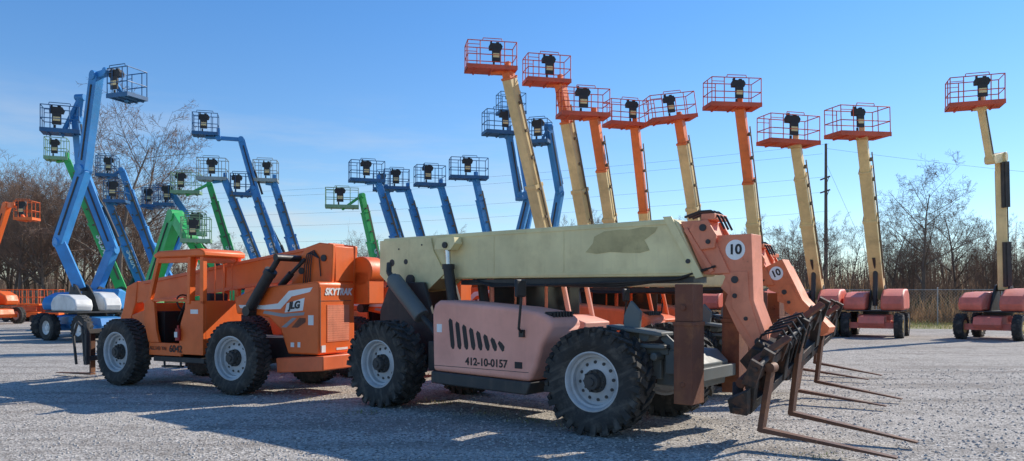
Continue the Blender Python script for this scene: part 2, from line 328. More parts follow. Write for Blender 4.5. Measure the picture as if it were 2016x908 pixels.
# ---------------------------------------------------------------- open-cab orange telehandler
def orange_machine():
    r=thing('telehandler','orange open-cab telehandler with boom lowered on gravel','telehandler',(-4.42,14.37,.004),math.atan2(.463,-.885),GT)
    for x in(0,3.13):
        add_wheel(r,WSKY,(x,.98,.655),True,0 if x==0 else -.05); add_wheel(r,WSKY,(x,-.98,.655),False,0 if x==0 else -.05)
    c=MB(); c.b(-1.3,3.9,-.38,.38,.6,.98); c.cyl((0,-.8,.655),(0,.8,.655),.14); c.cyl((3.13,-.8,.655),(3.13,.8,.655),.14); c.b(-.15,.15,-.7,.7,.5,.8); c.b(3,3.28,-.7,.7,.5,.8)
    c.b(.9,2.3,.38,.95,.5,.6); c.obj('chassis',M['dark'],r,.012)
    q=MB(); q.prism([(-1.66,.74),(-.95,.74),(-.78,1.15),(-.50,1.36),(-.1,1.42),(.30,1.42),(.36,1.72),(-.2,1.9),(-1.62,2.0),(-1.66,1.96)],-.2,.74)
    body=q.obj('rear_body',M['orange'],r,.03)
    q=MB(); tw=[(-1.58,1.9),(-1.62,2.66),(-1.3,2.70),(-.98,2.62),(-.75,2.30),(-.62,1.9)]
    q.prism(tw,.26,.34); q.prism(tw,-.34,-.26); q.b(-1.60,-1.54,-.26,.26,2.0,2.64)
    q.cyl((-1.7,-.3,2.2),(-1.7,-.75,2.2),.27,n=24); q.b(-1.9,-1.5,-.75,-.3,1.6,2.2)
    q.obj('boom_tower',M['orange'],r,.02)
    for x,z in((-1.42,2.42),(-.9,2.2)):
        q=MB(); q.cyl((x,.34,z),(x,.365,z),.06,n=20); q.obj('tower_pin',M['dark'],r)
    q=MB(); q.prism([(-1.80,.48),(-.75,.40),(-.72,.66),(-1.80,.73)],-.75,.80); q.obj('counterweight',M['orange_red'],r,.02)
    g=MB(); g.b(-1.667,-1.662,-.05,.55,.95,1.6)
    gr=g.obj('radiator_grille',M['orange_red'],body)
    g=MB(); g.b(-1.6675,-1.6672,-.03,.53,.96,1.59)
    for i in range(16):
        for j in range(15): g.box((-1.669,-.02+j*.038,.98+i*.04),(.003,.026,.012))
    g.obj('grille_perforation',M['pinkarm'],gr)
    text(body,'SKYTRAK',.165,(0,-1,0),Z,(-1.663,.25,1.82),M['decalwhite'],shear=.25,bold=.045)
    g=MB(); g.b(-1.664,-1.6625,.70,.715,.78,1.9); g.b(-1.664,-1.6625,-.1,.7,1.66,1.67); g.obj('panel_seam',M['dark'],body)
    g=MB()
    g.prism([(-1.52,1.90),(-.98,1.84),(-.72,1.62),(-.40,1.585),(.24,1.585),(.20,1.53),(-.40,1.51),(-.78,1.52),(-1.04,1.74),(-1.46,1.82)],.7415,.7445)
    g.obj('side_stripe_decal',M['decalwhite'],body)
    g=MB(); g.prism([(-.93,1.62),(-1.34,1.72),(-1.30,1.50),(-.88,1.46)],.7415,.7445); g.obj('logo_plate',M['decalwhite'],body)
    g=MB(); g.prism([(-.40,1.49),(-.84,1.44),(-1.34,1.47),(-1.32,1.42),(-.84,1.38),(-.36,1.44)],.7415,.7445); g.obj('side_stripe_grey_decal',M['decalgrey'],body)  # grey vinyl stripe of the printed side graphic
    g=MB(); g.prism([(-.80,1.20),(-1.06,1.37),(-1.16,1.37),(-.92,1.20)],.7415,.7445); g.obj('side_slash_decal',M['decalgrey'],body)
    g=MB(); g.prism([(-1.04,1.20),(-1.22,1.37),(-1.36,1.37),(-1.36,1.30),(-1.18,1.20)],.7415,.7445); g.obj('side_slash_decal',M['rust'],body)
    text(body,'JLG',.17,(-1,0,.08),(0,0,1),(-1.10,.7455,1.585),M['ink'],shear=.25,bold=.05)
    for k,(x0,x1,z0,z1) in enumerate(((-1.54,-1.42,1.25,1.42),(-1.1,-1.02,.86,.94),(-1.24,-1.18,.86,.95))):
        g=MB(); g.b(x0,x1,.7415,.7445,z0,z1); g.obj('warning_sticker',M['decalwhite'],body)
    for (y0,y1,z0,z1) in((.58,.68,.78,.9),(.0,.3,.8,.84)):
        g=MB(); g.b(-1.667,-1.662,y0,y1,z0,z1); g.obj('warning_sticker',M['decalwhite'],body)
    q=MB(); q.beam((-1.45,0,2.44),(3.95,0,1.80),.40,.52,.36,.44); boom=q.obj('boom',M['orange'],r,.015)
    q=MB(); q.beam((-.9,.215,2.1),(3.6,.2,1.62),.02,.06); q.beam((-.9,.215,2.60),(3.6,.2,2.02),.02,.05); q.obj('boom_rib',M['orange_red'],boom)
    q=MB(); q.prism([(3.8,2.06),(4.15,1.95),(4.25,1.5),(4.45,1.05),(4.3,.9),(4.05,1.15),(3.85,1.6)],-.2,.2); q.obj('boom_head',M['orange'],r,.02)
    for s in(1,-1):
        y=s*.84; q=MB(); q.cyl((-.10,y,1.42),(-.20,y,1.62),.07,n=16); q.cyl((-.17,y,1.56),(-.62,y,2.14),.10,n=18); q.cyl((-.60,y,2.12),(-.66,y,2.20),.115,n=18); q.cyl((-.64,y,2.17),(-.84,y,2.42),.05,n=14); q.cyl((-.84,s*.2,2.42),(-.84,y+s*.08,2.42),.06,n=16); q.cyl((-.12,s*.3,1.48),(-.12,y+s*.08,1.48),.09,n=16)
        q.obj('lift_cylinder',M['black'],r)
    q=MB(); q.cyl((-.55,.50,1.93),(-.80,.50,2.15),.06,n=16); q.cyl((-.80,.50,2.15),(-1.08,.46,2.40),.035,n=12); q.obj('compensating_cylinder',M['black'],r)
    q=MB()
    for k in range(4): q.tube([(-.95-.05*k,.36,1.95),(-1.0-.05*k,.38,2.3),(-1.05-.04*k,.37,2.5),(-1.2,.36,2.56-.03*k),(-1.32,.36,2.42),(-1.36,.36,2.1)],.009)
    q.obj('hydraulic_hoses',M['black'],r)
    q=MB()
    q.prism([(.87,.66),(1.46,.66),(1.52,.92),(1.47,1.25),(1.36,1.5),(1.34,1.66),(.87,1.66)],.94,1.0)
    q.prism([(1.465,.62),(2.36,.62),(2.36,.86),(1.51,.86)],.942,.998)
    q.prism([(2.08,.865),(2.38,.865),(2.52,1.3),(2.50,1.62),(2.36,1.72),(2.22,1.62),(2.16,1.1)],.94,1.0)
    q.b(.87,.93,.1,.94,.78,1.66); q.b(.93,2.4,.1,.16,.78,1.66); q.b(.93,2.4,.16,.94,.74,.80); q.prism([(2.38,.8),(2.5,1.3),(2.46,1.62),(2.4,1.6),(2.34,.8)],.16,.94)
    q.b(1.0,1.35,.2,.9,.8,1.1)
    for y in(.955,.145):
        q.beam((.915,y,1.6),(.915,y,2.5),.09,.09,up=X); q.beam((2.38,y,1.66),(2.1,y,2.5),.08,.08,up=Y)
        q.beam((1.25,y,1.6),(1.22,y,2.5),.08,.13,up=Y)
    q.b(.90,.94,.14,.95,2.36,2.5); q.b(1.3,2.3,.945,.985,1.64,1.69)
    q.beam((1.25,.965,2.42),(2.12,.965,2.42),.05,.10)
    for y in(.3,.5,.7): q.b(.895,.915,y-.008,y+.008,1.66,2.36)
    cab=q.obj('cab',M['orange'],r,.012)
    q=MB(); q.prism([(.80,2.47),(2.16,2.47),(2.20,2.53),(2.05,2.60),(.92,2.62),(.80,2.57)],.06,1.04); q.obj('cab_roof',M['orange'],cab,.03)
    q=MB(); q.b(1.1,1.55,.3,.78,1.12,1.24); q.box((1.08,.54,1.5),(.12,.46,.6),Matrix.Rotation(-.15,3,'Y')); q.obj('seat',M['seat'],cab,.03)
    q=MB(); f=lambda t:Vector((1.9+math.sin(t)*.08,.54+math.cos(t)*.19,1.6+math.sin(t)*.17))
    for i in range(20): q.cyl(f(2*math.pi*i/20),f(2*math.pi*(i+1)/20),.015,n=6)
    q.cyl((1.9,.54,1.6),(2.15,.54,1.2),.03); q.b(2.1,2.34,.3,.85,.85,1.45); q.obj('steering_wheel',M['black'],cab)
    q=MB(); q.cyl((1.50,1.03,.92),(1.50,1.03,1.14),.05,n=14); q.cyl((1.50,1.03,1.14),(1.50,1.03,1.2),.02); q.obj('fire_extinguisher',M['red'],cab)
    q=MB(); q.b(1.46,1.54,1.078,1.084,.98,1.08); q.obj('extinguisher_label',M['decalwhite'],cab)
    q=MB(); q.b(1.0,1.2,1.0,1.004,1.42,1.5); q.obj('cab_sticker',M['decalwhite'],cab)
    text(cab,'6042',.18,(-1,0,0),Z,(1.60,1.003,.75),M['ink'],bold=.02)
    text(cab,'ALL143 TN',.10,(-1,0,0),Z,(2.10,1.003,.75),M['rust'],bold=.01)
    q=MB(); q.tube([(1.55,.93,.7),(1.55,.93,.42),(2.0,.93,.40),(2.02,.93,.7)],.02); q.b(1.55,2.0,.85,1.0,.40,.43); q.obj('boarding_step',M['dark'],r)
    q=MB(); q.prism([(2.5,.9),(3.7,.9),(3.75,1.35),(3.2,1.5),(2.5,1.6)],-.35,.36); q.obj('front_frame',M['orange'],r,.02)
    q=MB(); q.b(4.7,4.78,-.75,.75,.95,1.05); q.b(4.7,4.78,-.75,.75,.38,.48)
    for y in(-.7,0,.7): q.b(4.68,4.76,y-.04,y+.04,.3,1.2)
    q.beam((4.35,0,1.0),(4.72,0,.7),.3,.2)
    q.tube([(4.75,.72,.3),(4.8,.75,1.1),(4.95,.75,1.2),(5.1,.75,.9),(5.0,.75,.3)],.03); q.obj('fork_carriage',M['dark'],r,.008)
    for y in(-.45,.5):
        q=MB(); q.beam((4.84,y,1.0),(4.84,y,.12),.11,.05,up=X); q.beam((4.82,y,.09),(6.05,y,.06),.12,.045,.1,.015); q.obj('fork',M['fork'],r,.005)
    return r
S=orange_machine()
for k in(1,2,3,4):
    copy_thing(S,(-4.42+.463*3.2*k,14.37+.885*3.2*k,.004),math.atan2(.463,-.885)+random.uniform(-.02,.02),1,'orange open-cab telehandler parked in a tight row of the same')
# ---------------------------------------------------------------- boom lifts
def lift_wheel():
    m=MB(); R,W=.5,.34; h=W/2
    m.revolve([(.27,-h*.9),(R-.06,-h),(R,-h*.75),(R,h*.75),(R-.06,h),(.27,h*.9)],28)
    for i in range(20):
        for s in(-1,1):
            a=2*math.pi*(i+(.5 if s>0 else 0))/20; B=Matrix.Rotation(-a,3,'Y'); m.box(B@Vector((R,s*h*.5,0)),(.035,h*.9,.06),B@Matrix.Rotation(s*.5,3,'X'))
    m.cur=1; m.revolve([(.285,-h*.85),(.26,-h*.8),(.24,-h*.3),(.12,-h*.35),(.1,-h*.8),(.001,-h*.8)],24); m.revolve([(.28,h*.85),(.2,h*.2),(.001,h*.2)],16)
    return m
LW={}
def lw(mat):
    if mat not in LW: LW[mat]=lift_wheel().mesh('wheel',[M['tyre'],M[mat]])
    return LW[mat]
def make_basket(w,rail,floor,dp=.92,h=1.1):
    a=MB(); t=.019
    xs=[-w/2,-w/4,w/4,w/2]
    for x in xs:
        for y in(-dp/2,dp/2): a.cyl((x,y,.06),(x,y,h),t,n=6)
    for y in(-dp/2,dp/2):
        for z in(.55,h): a.cyl((-w/2,y,z),(w/2,y,z),t,n=6)
        a.cyl((-w/2,y,h-.16),(-w/4,y,h-.16),t*.7,n=6)
    for x in(-w/2,w/2):
        for z in(.55,h): a.cyl((x,-dp/2,z),(x,dp/2,z),t,n=6)
    a.cyl((-w/2,.0,.06),(-w/2,.0,h),t,n=6)
    a.tube([(-.4,-dp/2,h),(-.38,-dp/2,h+.1),(.38,-dp/2,h+.1),(.4,-dp/2,h)],t*.8)
    f=MB(); f.b(-w/2-.02,w/2+.02,-dp/2-.02,dp/2+.02,0,.05); f.b(-w/2-.03,w/2+.03,-dp/2-.03,-dp/2,-.02,.15); f.b(-w/2-.03,w/2+.03,dp/2,dp/2+.03,0,.15); f.b(-w/2-.03,-w/2,-dp/2,dp/2,0,.15); f.b(w/2,w/2+.03,-dp/2,dp/2,0,.15)
    for x in(-w/3,0,w/3): f.b(x-.03,x+.03,-dp/2,dp/2,-.05,0)
    c=MB(); c.prism([(-.27,.78),(.23,.78),(.28,.92),(.20,1.04),(-.22,1.04),(-.28,.94)],-dp/2+.03,-dp/2+.24); c.b(-.17,.17,-dp/2+.0,-dp/2+.06,.30,.78); c.b(-.22,-.16,-dp/2+.05,-dp/2+.2,1.04,1.13); c.b(.02,.14,-dp/2+.07,-dp/2+.16,1.04,1.10); c.b(-.12,-.04,-dp/2+.1,-dp/2+.14,.1,.3)
    p=MB(); p.b(-.13,.13,-dp/2-.008,-dp/2-.0005,.45,.62)
    return a.mesh('railing',M[rail]),f.mesh('platform_floor',M[floor]),c.mesh('control_console',M['console']),p.mesh('console_manual_box',M['beige2'])
BK={}
def add_basket(root,loc,yaw,w,rail,floor,tilt=0):
    k=(round(w*5),rail,floor)
    if k not in BK: BK[k]=make_basket(round(w*5)/5,rail,floor)
    b=part('basket',root,loc,(0,tilt,yaw)); ox=random.uniform(-.22,.22); s=random.uniform(.85,1.1)
    for n_,me in zip(('railing','platform_floor','control_console','console_manual_box'),BK[k]):
        o=put(n_,me,b)
        if n_.startswith('con'): o.location=(ox,0,.1*(1-s)); o.scale=(s,1,.5+s*.5)
CH={}
def chassis_meshes(ch,cov):
    if (ch,cov) in CH: return CH[(ch,cov)]
    a=MB(); a.prism([(-1.35,.45),(1.35,.45),(1.5,.6),(1.4,.88),(.5,.95),(-.5,.95),(-1.4,.88),(-1.5,.6)],-.48,.48)
    for x in(-1.1,1.1): a.b(x-.13,x+.13,-.85,.85,.38,.62)
    a.b(-.5,.5,-.62,.62,.7,.92)
    t=MB(); t.cyl((0,0,.93),(0,0,1.08),.5,n=24); t.b(-1.35,.9,-1.05,1.05,1.08,1.12)
    for y in(-.25,.25): t.prism([(-1.3,1.12),(.1,1.12),(-.2,1.7),(-.6,2.12),(-.8,2.2),(-1.0,2.12)],y-.03,y+.03)
    t.cyl((-.8,-.30,2.0),(-.8,.30,2.0),.08)
    c=MB(); c.prism([(-1.55,1.13),(.95,1.13),(1.05,1.4),(.9,1.72),(.3,1.98),(-.9,2.02),(-1.35,1.85),(-1.6,1.5)],.29,1.15)
    c2=MB(); c2.prism([(-1.55,1.13),(.95,1.13),(1.05,1.4),(.9,1.66),(.3,1.86),(-.9,1.9),(-1.35,1.75),(-1.6,1.5)],-1.15,-.29)
    CH[(ch,cov)]=(a.mesh('chassis',M[ch]),t.mesh('turntable',M['dark']),c.mesh('engine_cover',M[cov],smooth_all=True),c2.mesh('engine_cover',M[cov],smooth_all=True))
    return CH[(ch,cov)]
SCH={
 'cream':('beige2','orangeboom','liftpink','liftpink','basketred','basketred','beige2'),
 'cream2':('beige2','beige2','liftpink','liftpink','basketred','basketred','beige2'),
 'blue':('blue','blue','blue','white','bluerail','bluerail','white'),
 'bluegray':('blue','blue','blue','blue','grayrail','grayrail','white'),
 'blueall':('blue','blue','blue','blue','bluerail','bluerail','white'),
 'green':('green','green','green','green','greenrail','greenrail','white'),
 'orange':('orange','orange','orange','orange','orange','orange','white')}
GL={'cream':'cream boom lifts with red baskets in a row','cream2':'cream boom lifts with red baskets in a row','blue':'blue boom lifts raised in a cluster','blueall':'blue boom lifts raised in a cluster','bluegray':'blue boom lifts raised in a cluster','green':'green boom lifts raised in a cluster','orange':'orange lifts'}
def lift(sch,bk,path,d,label,txt=None,yawb=.3,wid=(.50,.42,.34),artic=False,fr=(.52,.82),tilt=0,cov=(1,1,1),darkfront=False):
    bm_,tm,cm,cv,rl,fl,rm=[x for x in SCH[sch]]
    db,dt=d; (u0,u1,vb)=bk
    vp=580-(2.0-EYE)*F/db
    (ta,tb),(la,lb)=path[-2],path[-1]
    if abs(lb-vp)>8: ub=ta+(la-ta)*(vp-tb)/(lb-tb)
    else: ub=la
    n=len(path)
    pts=[survey(ub,vp,db)]
    if artic:
        for i in range(n-2,-1,-1):
            k=(n-1-i)/(n-1); pts.append(survey(path[i][0],path[i][1],db+(dt-db)*k))
    else: pts.append(survey(path[0][0],path[0][1],dt))
    piv=pts[0]; tip=pts[-1]; hd=Vector((tip.x-piv.x,tip.y-piv.y)); yaw=math.atan2(hd.y,hd.x)
    Rz=Matrix.Rotation(yaw,3,'Z'); base=piv-Rz@Vector((-.8,0,2.0)); base.z=.004
    r=thing('boom_lift',label,'boom lift',base,yaw,GL[sch])
    Ri=Rz.transposed(); L=[Ri@(p-base) for p in pts]
    for name,me in zip(('chassis','turntable','engine_cover','engine_cover'),chassis_meshes(cm,cv)):
        o=put(name,me,r,bevel=.09 if name=='engine_cover' else 0)
        if name=='engine_cover': o.scale=cov; o.location=((1-cov[0])*-.5,0,(1-cov[2])*1.13)
    for x in(-1.1,1.1):
        for y in(-1.0,1.0): put('wheel',lw(rm),r,(x,y,.5),(0,0,math.pi if y>0 else 0))
    if not artic:
        p,q=L; D=q-p; dn=D.normalized(); f1,f2=fr
        a=MB(); a.beam(p-dn*.35,p+D*f1,wid[0],wid[0]*1.15); bo=a.obj('boom',M[bm_],r,.015)
        a=MB(); a.beam(p+D*(f1-.01),p+D*f2,wid[1],wid[1]*1.15); a.beam(p+D*(f1-.01),p+D*(f1+.008),wid[0]*1.12,wid[0]*1.25); a.obj('boom_extension',M[bm_],bo,.012)
        a=MB(); a.beam(p+D*(f2-.005),p+D*1.0,wid[2],wid[2]*1.15); a.beam(p+D*f2,p+D*(f2+.01),wid[1]*1.1,wid[1]*1.25);a.obj('boom_extension',M[tm],bo,.012)
        sd=dn.cross(Z).normalized(); u=sd.cross(dn); cs=-1 if (Rz@sd).x<0 else 1
        a=MB(); a.beam(p+D*.08+sd*cs*(wid[0]/2+.03)+u*.08,p+D*.9+sd*cs*(wid[0]/2+.03)+u*.08,.05,.10,.04,.07)
        for t in (.2,.35,f1-.02,.62,.74,.86): a.beam(p+D*t+sd*cs*(wid[1]*.5+.02),p+D*(t+.012)+sd*cs*(wid[1]*.5+.02),.14,.16)
        a.obj('hose_carrier',M['carrier'],bo)
        a=MB(); a.cyl((.25,0,1.3),p+D*.16-u*.2,.1,n=12); a.cyl(p+D*.15-u*.2,p+D*.26-u*wid[0]*.6,.06,n=12); a.obj('lift_cylinder',M['dark'],r)
        if txt:
            n_=sd if (Rz@sd).y<0 else -sd; e=-dn; up=n_.cross(e)
            text(bo,txt,wid[0]*.9,e,up,p+D*(.60 if len(txt)<7 else .52)*.6+n_*(wid[0]/2+.012),M['decalwhite'],bold=.03)
    else:
        for i in range(len(L)-1):
            w0=wid[min(i,len(wid)-1)]; a=MB(); a.beam(L[i],L[i+1],w0,w0*1.2)
            a.cyl(L[i+1]-Vector((0,w0*.6,0)),L[i+1]+Vector((0,w0*.6,0)),w0*.55,n=14)
            bo=a.obj('boom' if i==0 else 'boom_arm',M[bm_],r,.012)
            D=L[i+1]-L[i]
            if D.length>2:
                dn=D.normalized(); sd=dn.cross(Z).normalized(); u=sd.cross(dn); a=MB()
                a.cyl(L[i]+D*.12+u*w0,L[i]+D*.5+u*w0*.8,w0*.2,n=10); a.cyl(L[i]+D*.5+u*w0*.8,L[i]+D*.7+u*w0*.5,w0*.1,n=8)
                for s in(-1,1): a.beam(L[i]+D*.1+sd*s*w0*.55,L[i]+D*.9+sd*s*w0*.55,.03,.06)
                a.obj('lift_cylinder',M['dark'],bo)
            if darkfront and i==0:
                n_=Ri@Vector((0,-1,0))
                for k0,k1 in((.02,.36),(.62,.96)):
                    a=MB(); a.beam(L[i]+D*k0+n_*.25,L[i]+D*k1+n_*.25,.3,.1,up=n_); a.beam(L[i]+D*k0+n_*.31,L[i]+D*k1+n_*.31,.1,.05,up=n_); a.obj('telescope_link',M['dark'],bo)
    wm=(u1-u0)/F*dt; t_=((u0+u1)/2-1008)/F
    w=max(1.0,(wm-.92*abs(math.sin(yawb)+t_*math.cos(yawb)))/(math.cos(yawb)-t_*math.sin(yawb))); fb=survey((u0+u1)/2,vb-6,dt)
    lb=Ri@(fb-base); add_basket(r,lb,yawb-yaw,w,rl,fl,tilt)
    a=MB(); t=L[-1]; a.beam(t,Vector((t.x,t.y,max(t.z,lb.z+.3)))+Vector((0,0,.1)),.2,.16,up=X); a.beam(t,lb+Vector((0,0,-.08)),.18,.12); a.cyl(t-Vector((0,.2,0)),t+Vector((0,.2,0)),.14,n=12)
    a.obj('basket_mount',M[tm],r,.01)
    return r
c1='cream boom lift with red work basket raised high'
c2_='boom lift with orange upper boom and red basket high'
JL=[((917,1015,147),[(1000,142),(1072,455)],(34,31),c1,'cream',(.5,.97),0),
((1030,1122,172),[(1103,165),(1155,450)],(34,31.5),c2_,'cream',(.5,.82),0),
((1097,1198,238),[(1170,232),(1203,448)],(35,31),c2_,'cream',(.45,.72),0),
((1188,1275,256),[(1250,250),(1270,442)],(37,34),c2_,'cream',(.3,.5),0),
((1272,1372,245),[(1337,232),(1368,430)],(36,33),c1+', basket tilted','cream',(.5,.86),-.14),
((1385,1497,220),[(1457,212),(1487,470)],(34,30),c2_,'cream',(.4,.62),0),
((1492,1612,292),[(1567,287),(1607,555)],(34,30),'cream boom lift beside chain link fence, red basket lower','cream2',(.5,.8),0),
((1622,1755,277),[(1697,270),(1728,560)],(33,29),'cream boom lift with faded coral base near fence','cream2',(.5,.8),-.03)]
for bk,pa,d,lab,s,fr_,tl in JL: lift(s,bk,pa,d,lab,yawb=random.uniform(.1,.3),wid=(.5,.43,.36),fr=fr_,tilt=tl)
lift('cream2',(1857,1980,218),[(1932,210),(1950,315),(1970,310),(1976,560)],(31,29),'cream articulated boom lift with coral base by grass strip',artic=True,wid=(.36,.3,.24),yawb=-.35,darkfront=True)
bl='blue boom lift with raised dark blue basket'
GN=[('green',(86,138,322),[(132,315),(240,572)],(40,39),'green boom lift with pale basket behind blue lifts','S-80X'),
('blueall',(192,232,355),[(240,335),(300,500)],(42,41.5),bl,None),
('blueall',(210,250,406),[(213,398),(270,540)],(41,40),bl,'S-60X'),
('blueall',(284,316,415),[(252,400),(306,500)],(44,43.5),bl,None),
('green',(338,396,388),[(412,362),(452,495)],(42,41.5),'green boom lift with pale green basket','S-60'),
('bluegray',(388,450,362),[(443,356),(502,505)],(40,39),'blue boom lift with grey basket','Genie S-60X'),
('bluegray',(497,550,365),[(540,364),(578,487)],(41,40),'blue boom lift with grey basket','S-60X'),
('blueall',(458,490,392),[(497,370),(540,498)],(40,39.5),bl,'Genie S-65'),
('green',(642,705,416),[(712,385),(738,503)],(44,43),'green boom lift with pale green basket standing apart','Genie'),
('blue',(687,757,365),[(745,360),(782,480)],(42,41),bl,None),
('blue',(755,806,380),[(803,376),(830,470)],(44,43),bl,'S-45'),
('blue',(815,877,373),[(868,367),(895,467)],(43,42),bl,'S-65'),
('blue',(885,960,359),[(937,355),(960,460)],(42,41),bl,None),
('blue',(735,775,382),[(760,378),(790,475)],(47,46),bl,None)]
for s,bk,pa,d,lab,tx in GN: lift(s,bk,pa,d,lab,tx,yawb=random.uniform(.15,.4),wid=(.44,.36,.28))
al='blue articulated boom lift folded upward with basket high'
lift('blue',(213,288,202),[(214,142),(190,150),(166,335),(118,478),(158,575)],(30,29),al+', white covers',artic=True,wid=(.34,.36,.34,.2),yawb=-.35,cov=(.66,.8,.85))
lift('blueall',(82,160,270),[(158,192),(152,235),(160,330),(222,492),(190,575)],(33,32),al,artic=True,wid=(.34,.36,.3,.22),yawb=.4)
lift('blueall',(380,430,274),[(430,272),(475,275),(510,400),(548,500)],(40,39),'blue articulated boom lift with jib reaching out',artic=True,wid=(.36,.28,.16),yawb=.3)
lift('blue',(950,1014,272),[(1002,268),(1022,390),(1042,380),(1020,470)],(37,36),al,artic=True,wid=(.3,.28,.24),yawb=.3)
lift('blue',(1040,1084,290),[(1080,250),(1102,380),(1088,460)],(37,36),al,artic=True,wid=(.3,.28,.24),yawb=-.3)
lift('blue',(977,1035,232),[(1015,232),(1040,390),(1050,380),(1032,470)],(42,41),al,artic=True,wid=(.3,.28,.24),yawb=.3)
lift('blueall',(308,340,412),[(333,373),(372,430),(340,500)],(43,42),al,artic=True,wid=(.3,.26,.24),yawb=.3)
lift('green',(355,418,484),[(372,470),(345,425),(322,495)],(36,34),'green articulated boom lift with low pale basket',artic=True,wid=(.5,.42,.4),yawb=.3)
lift('green',(368,400,470),[(380,455),(352,430),(395,500)],(39,38),'green articulated boom lift folded low beside another',artic=True,wid=(.5,.4),yawb=.3)
lift('orange',(30,76,440),[(30,404),(14,404),(-40,570)],(46,45),'orange boom lift with low basket beside bare woods',artic=True,wid=(.34,.26,.2),yawb=.1)
def scissor(u,v,d):
    p=survey(u,v,d); r=thing('scissor_lift','lowered orange scissor lift parked on gravel','scissor lift',(p.x,p.y,.004),.2,'orange lifts')
    a=MB(); a.b(-1.1,1.1,-.5,.5,.3,.62); a.obj('base',M['orange'],r,.03)
    for x in(-.8,.8):
        for y in(-.5,.5): a=MB(); a.revolve([(.001,-.09),(.2,-.09),(.22,-.05),(.22,.05),(.2,.09),(.001,.09)],20); a.obj('wheel',M['tyre'],r,loc=(x,y,.22))
    a=MB()
    for k in range(4):
        for y in(-.35,.35): a.beam((-.95,y,.66+k*.1),(.95,y,.72+k*.1),.05,.06)
    a.obj('scissor_stack',M['orange_red'],r)
    a=MB(); a.b(-1.15,1.15,-.5,.5,1.06,1.16); a.obj('deck',M['orange'],r,.01)
    a=MB()
    for x in(-1.1,-.4,.4,1.1):
        for y in(-.48,.48): a.cyl((x,y,1.16),(x,y,2.1),.022,n=6)
    for z in(1.6,2.1):
        for y in(-.48,.48): a.cyl((-1.1,y,z),(1.1,y,z),.022,n=6)
        for x in(-1.1,1.1): a.cyl((x,-.48,z),(x,.48,z),.022,n=6)
    a.obj('guard_rail',M['orange'],r)
for u,d in((45,50),(86,51),(14,54)): scissor(u,600,d)
# ---------------------------------------------------------------- ground
def gravel():
    m=bpy.data.materials.new('grey_gravel'); m.use_nodes=True; nt=m.node_tree; b=nt.nodes['Principled BSDF']
    co=nn(nt,'ShaderNodeTexCoord').outputs['Object']
    v=nn(nt,'ShaderNodeTexVoronoi'); v.inputs['Scale'].default_value=42; nt.links.new(co,v.inputs['Vector'])
    v2=nn(nt,'ShaderNodeTexVoronoi'); v2.inputs['Scale'].default_value=17; nt.links.new(co,v2.inputs['Vector'])
    sep=nn(nt,'ShaderNodeSeparateColor'); nt.links.new(v.outputs['Color'],sep.inputs[0]); sep2=nn(nt,'ShaderNodeSeparateColor'); nt.links.new(v2.outputs['Color'],sep2.inputs[0])
    c=mixc(nt,(.11,.098,.086),(.74,.68,.60),sep.outputs[0])
    c=mixc(nt,c,(.50,.455,.40),ramp(nt,sep2.outputs[0],.7,.95,0,.6))
    big=noise(nt,co,.22,5); mid=noise(nt,co,1.7,6,.7)
    c=mixc(nt,c,(.15,.125,.10),ramp(nt,mid,.50,.72,0,.65))
    c=mixc(nt,c,(.58,.535,.47),ramp(nt,big,.5,.7,0,.4))
    mp=nn(nt,'ShaderNodeMapping'); mp.inputs['Scale'].default_value=(.12,1.1,1); mp.inputs['Rotation'].default_value=(0,0,.25); nt.links.new(co,mp.inputs[0])
    tr=noise(nt,mp.outputs[0],1.2,3); c=mixc(nt,c,(.24,.21,.18),ramp(nt,tr,.50,.62,0,.45))
    nt.links.new(c,b.inputs['Base Color']); b.inputs['Roughness'].default_value=.95; b.inputs['Specular IOR Level'].default_value=.15
    bp=nn(nt,'ShaderNodeBump'); bp.inputs['Strength'].default_value=.55; bp.inputs['Distance'].default_value=.02
    md=nn(nt,'ShaderNodeMath',operation='ADD'); nt.links.new(v.outputs['Distance'],md.inputs[0]); nt.links.new(mid,md.inputs[1]); nt.links.new(md.outputs[0],bp.inputs['Height'])
    nt.links.new(bp.outputs[0],b.inputs['Normal']); return m
def grass():
    m=bpy.data.materials.new('dry_winter_grass'); m.use_nodes=True; nt=m.node_tree; b=nt.nodes['Principled BSDF']
    co=nn(nt,'ShaderNodeTexCoord').outputs['Object']
    c=mixc(nt,(.38,.29,.15),(.16,.21,.06),ramp(nt,noise(nt,co,.35,6),.45,.6)); c=mixc(nt,c,(.46,.36,.19),ramp(nt,noise(nt,co,9,6),.5,.7,0,.7))
    nt.links.new(c,b.inputs['Base Color']); b.inputs['Roughness'].default_value=1; return m
def brushmat(name,c1_,c2_,c3_):
    m=bpy.data.materials.new(name); m.use_nodes=True; nt=m.node_tree; b=nt.nodes['Principled BSDF']
    co=nn(nt,'ShaderNodeTexCoord').outputs['Object']
    c=mixc(nt,c1_,c2_,ramp(nt,noise(nt,co,.35,5),.42,.58)); c=mixc(nt,c,c3_,ramp(nt,noise(nt,co,2.5,6,.7),.5,.65))
    nt.links.new(c,b.inputs['Base Color']); b.inputs['Roughness'].default_value=.95
    tr=nn(nt,'ShaderNodeBsdfTranslucent'); nt.links.new(c,tr.inputs[0]); mx=nn(nt,'ShaderNodeMixShader'); mx.inputs[0].default_value=.35
    nt.links.new(b.outputs[0],mx.inputs[1]); nt.links.new(tr.outputs[0],mx.inputs[2]); nt.links.new(mx.outputs[0],nt.nodes['Material Output'].inputs[0]); return m
MG=grass(); MGr=gravel()
g=MB(); g.add([(-900,-60,0),(900,-60,0),(900,1500,0),(-900,1500,0)],[(0,1,2,3)]); o=g.obj('ground',MG); o['kind']='structure'
def fy(x): return 50.4-.317*x
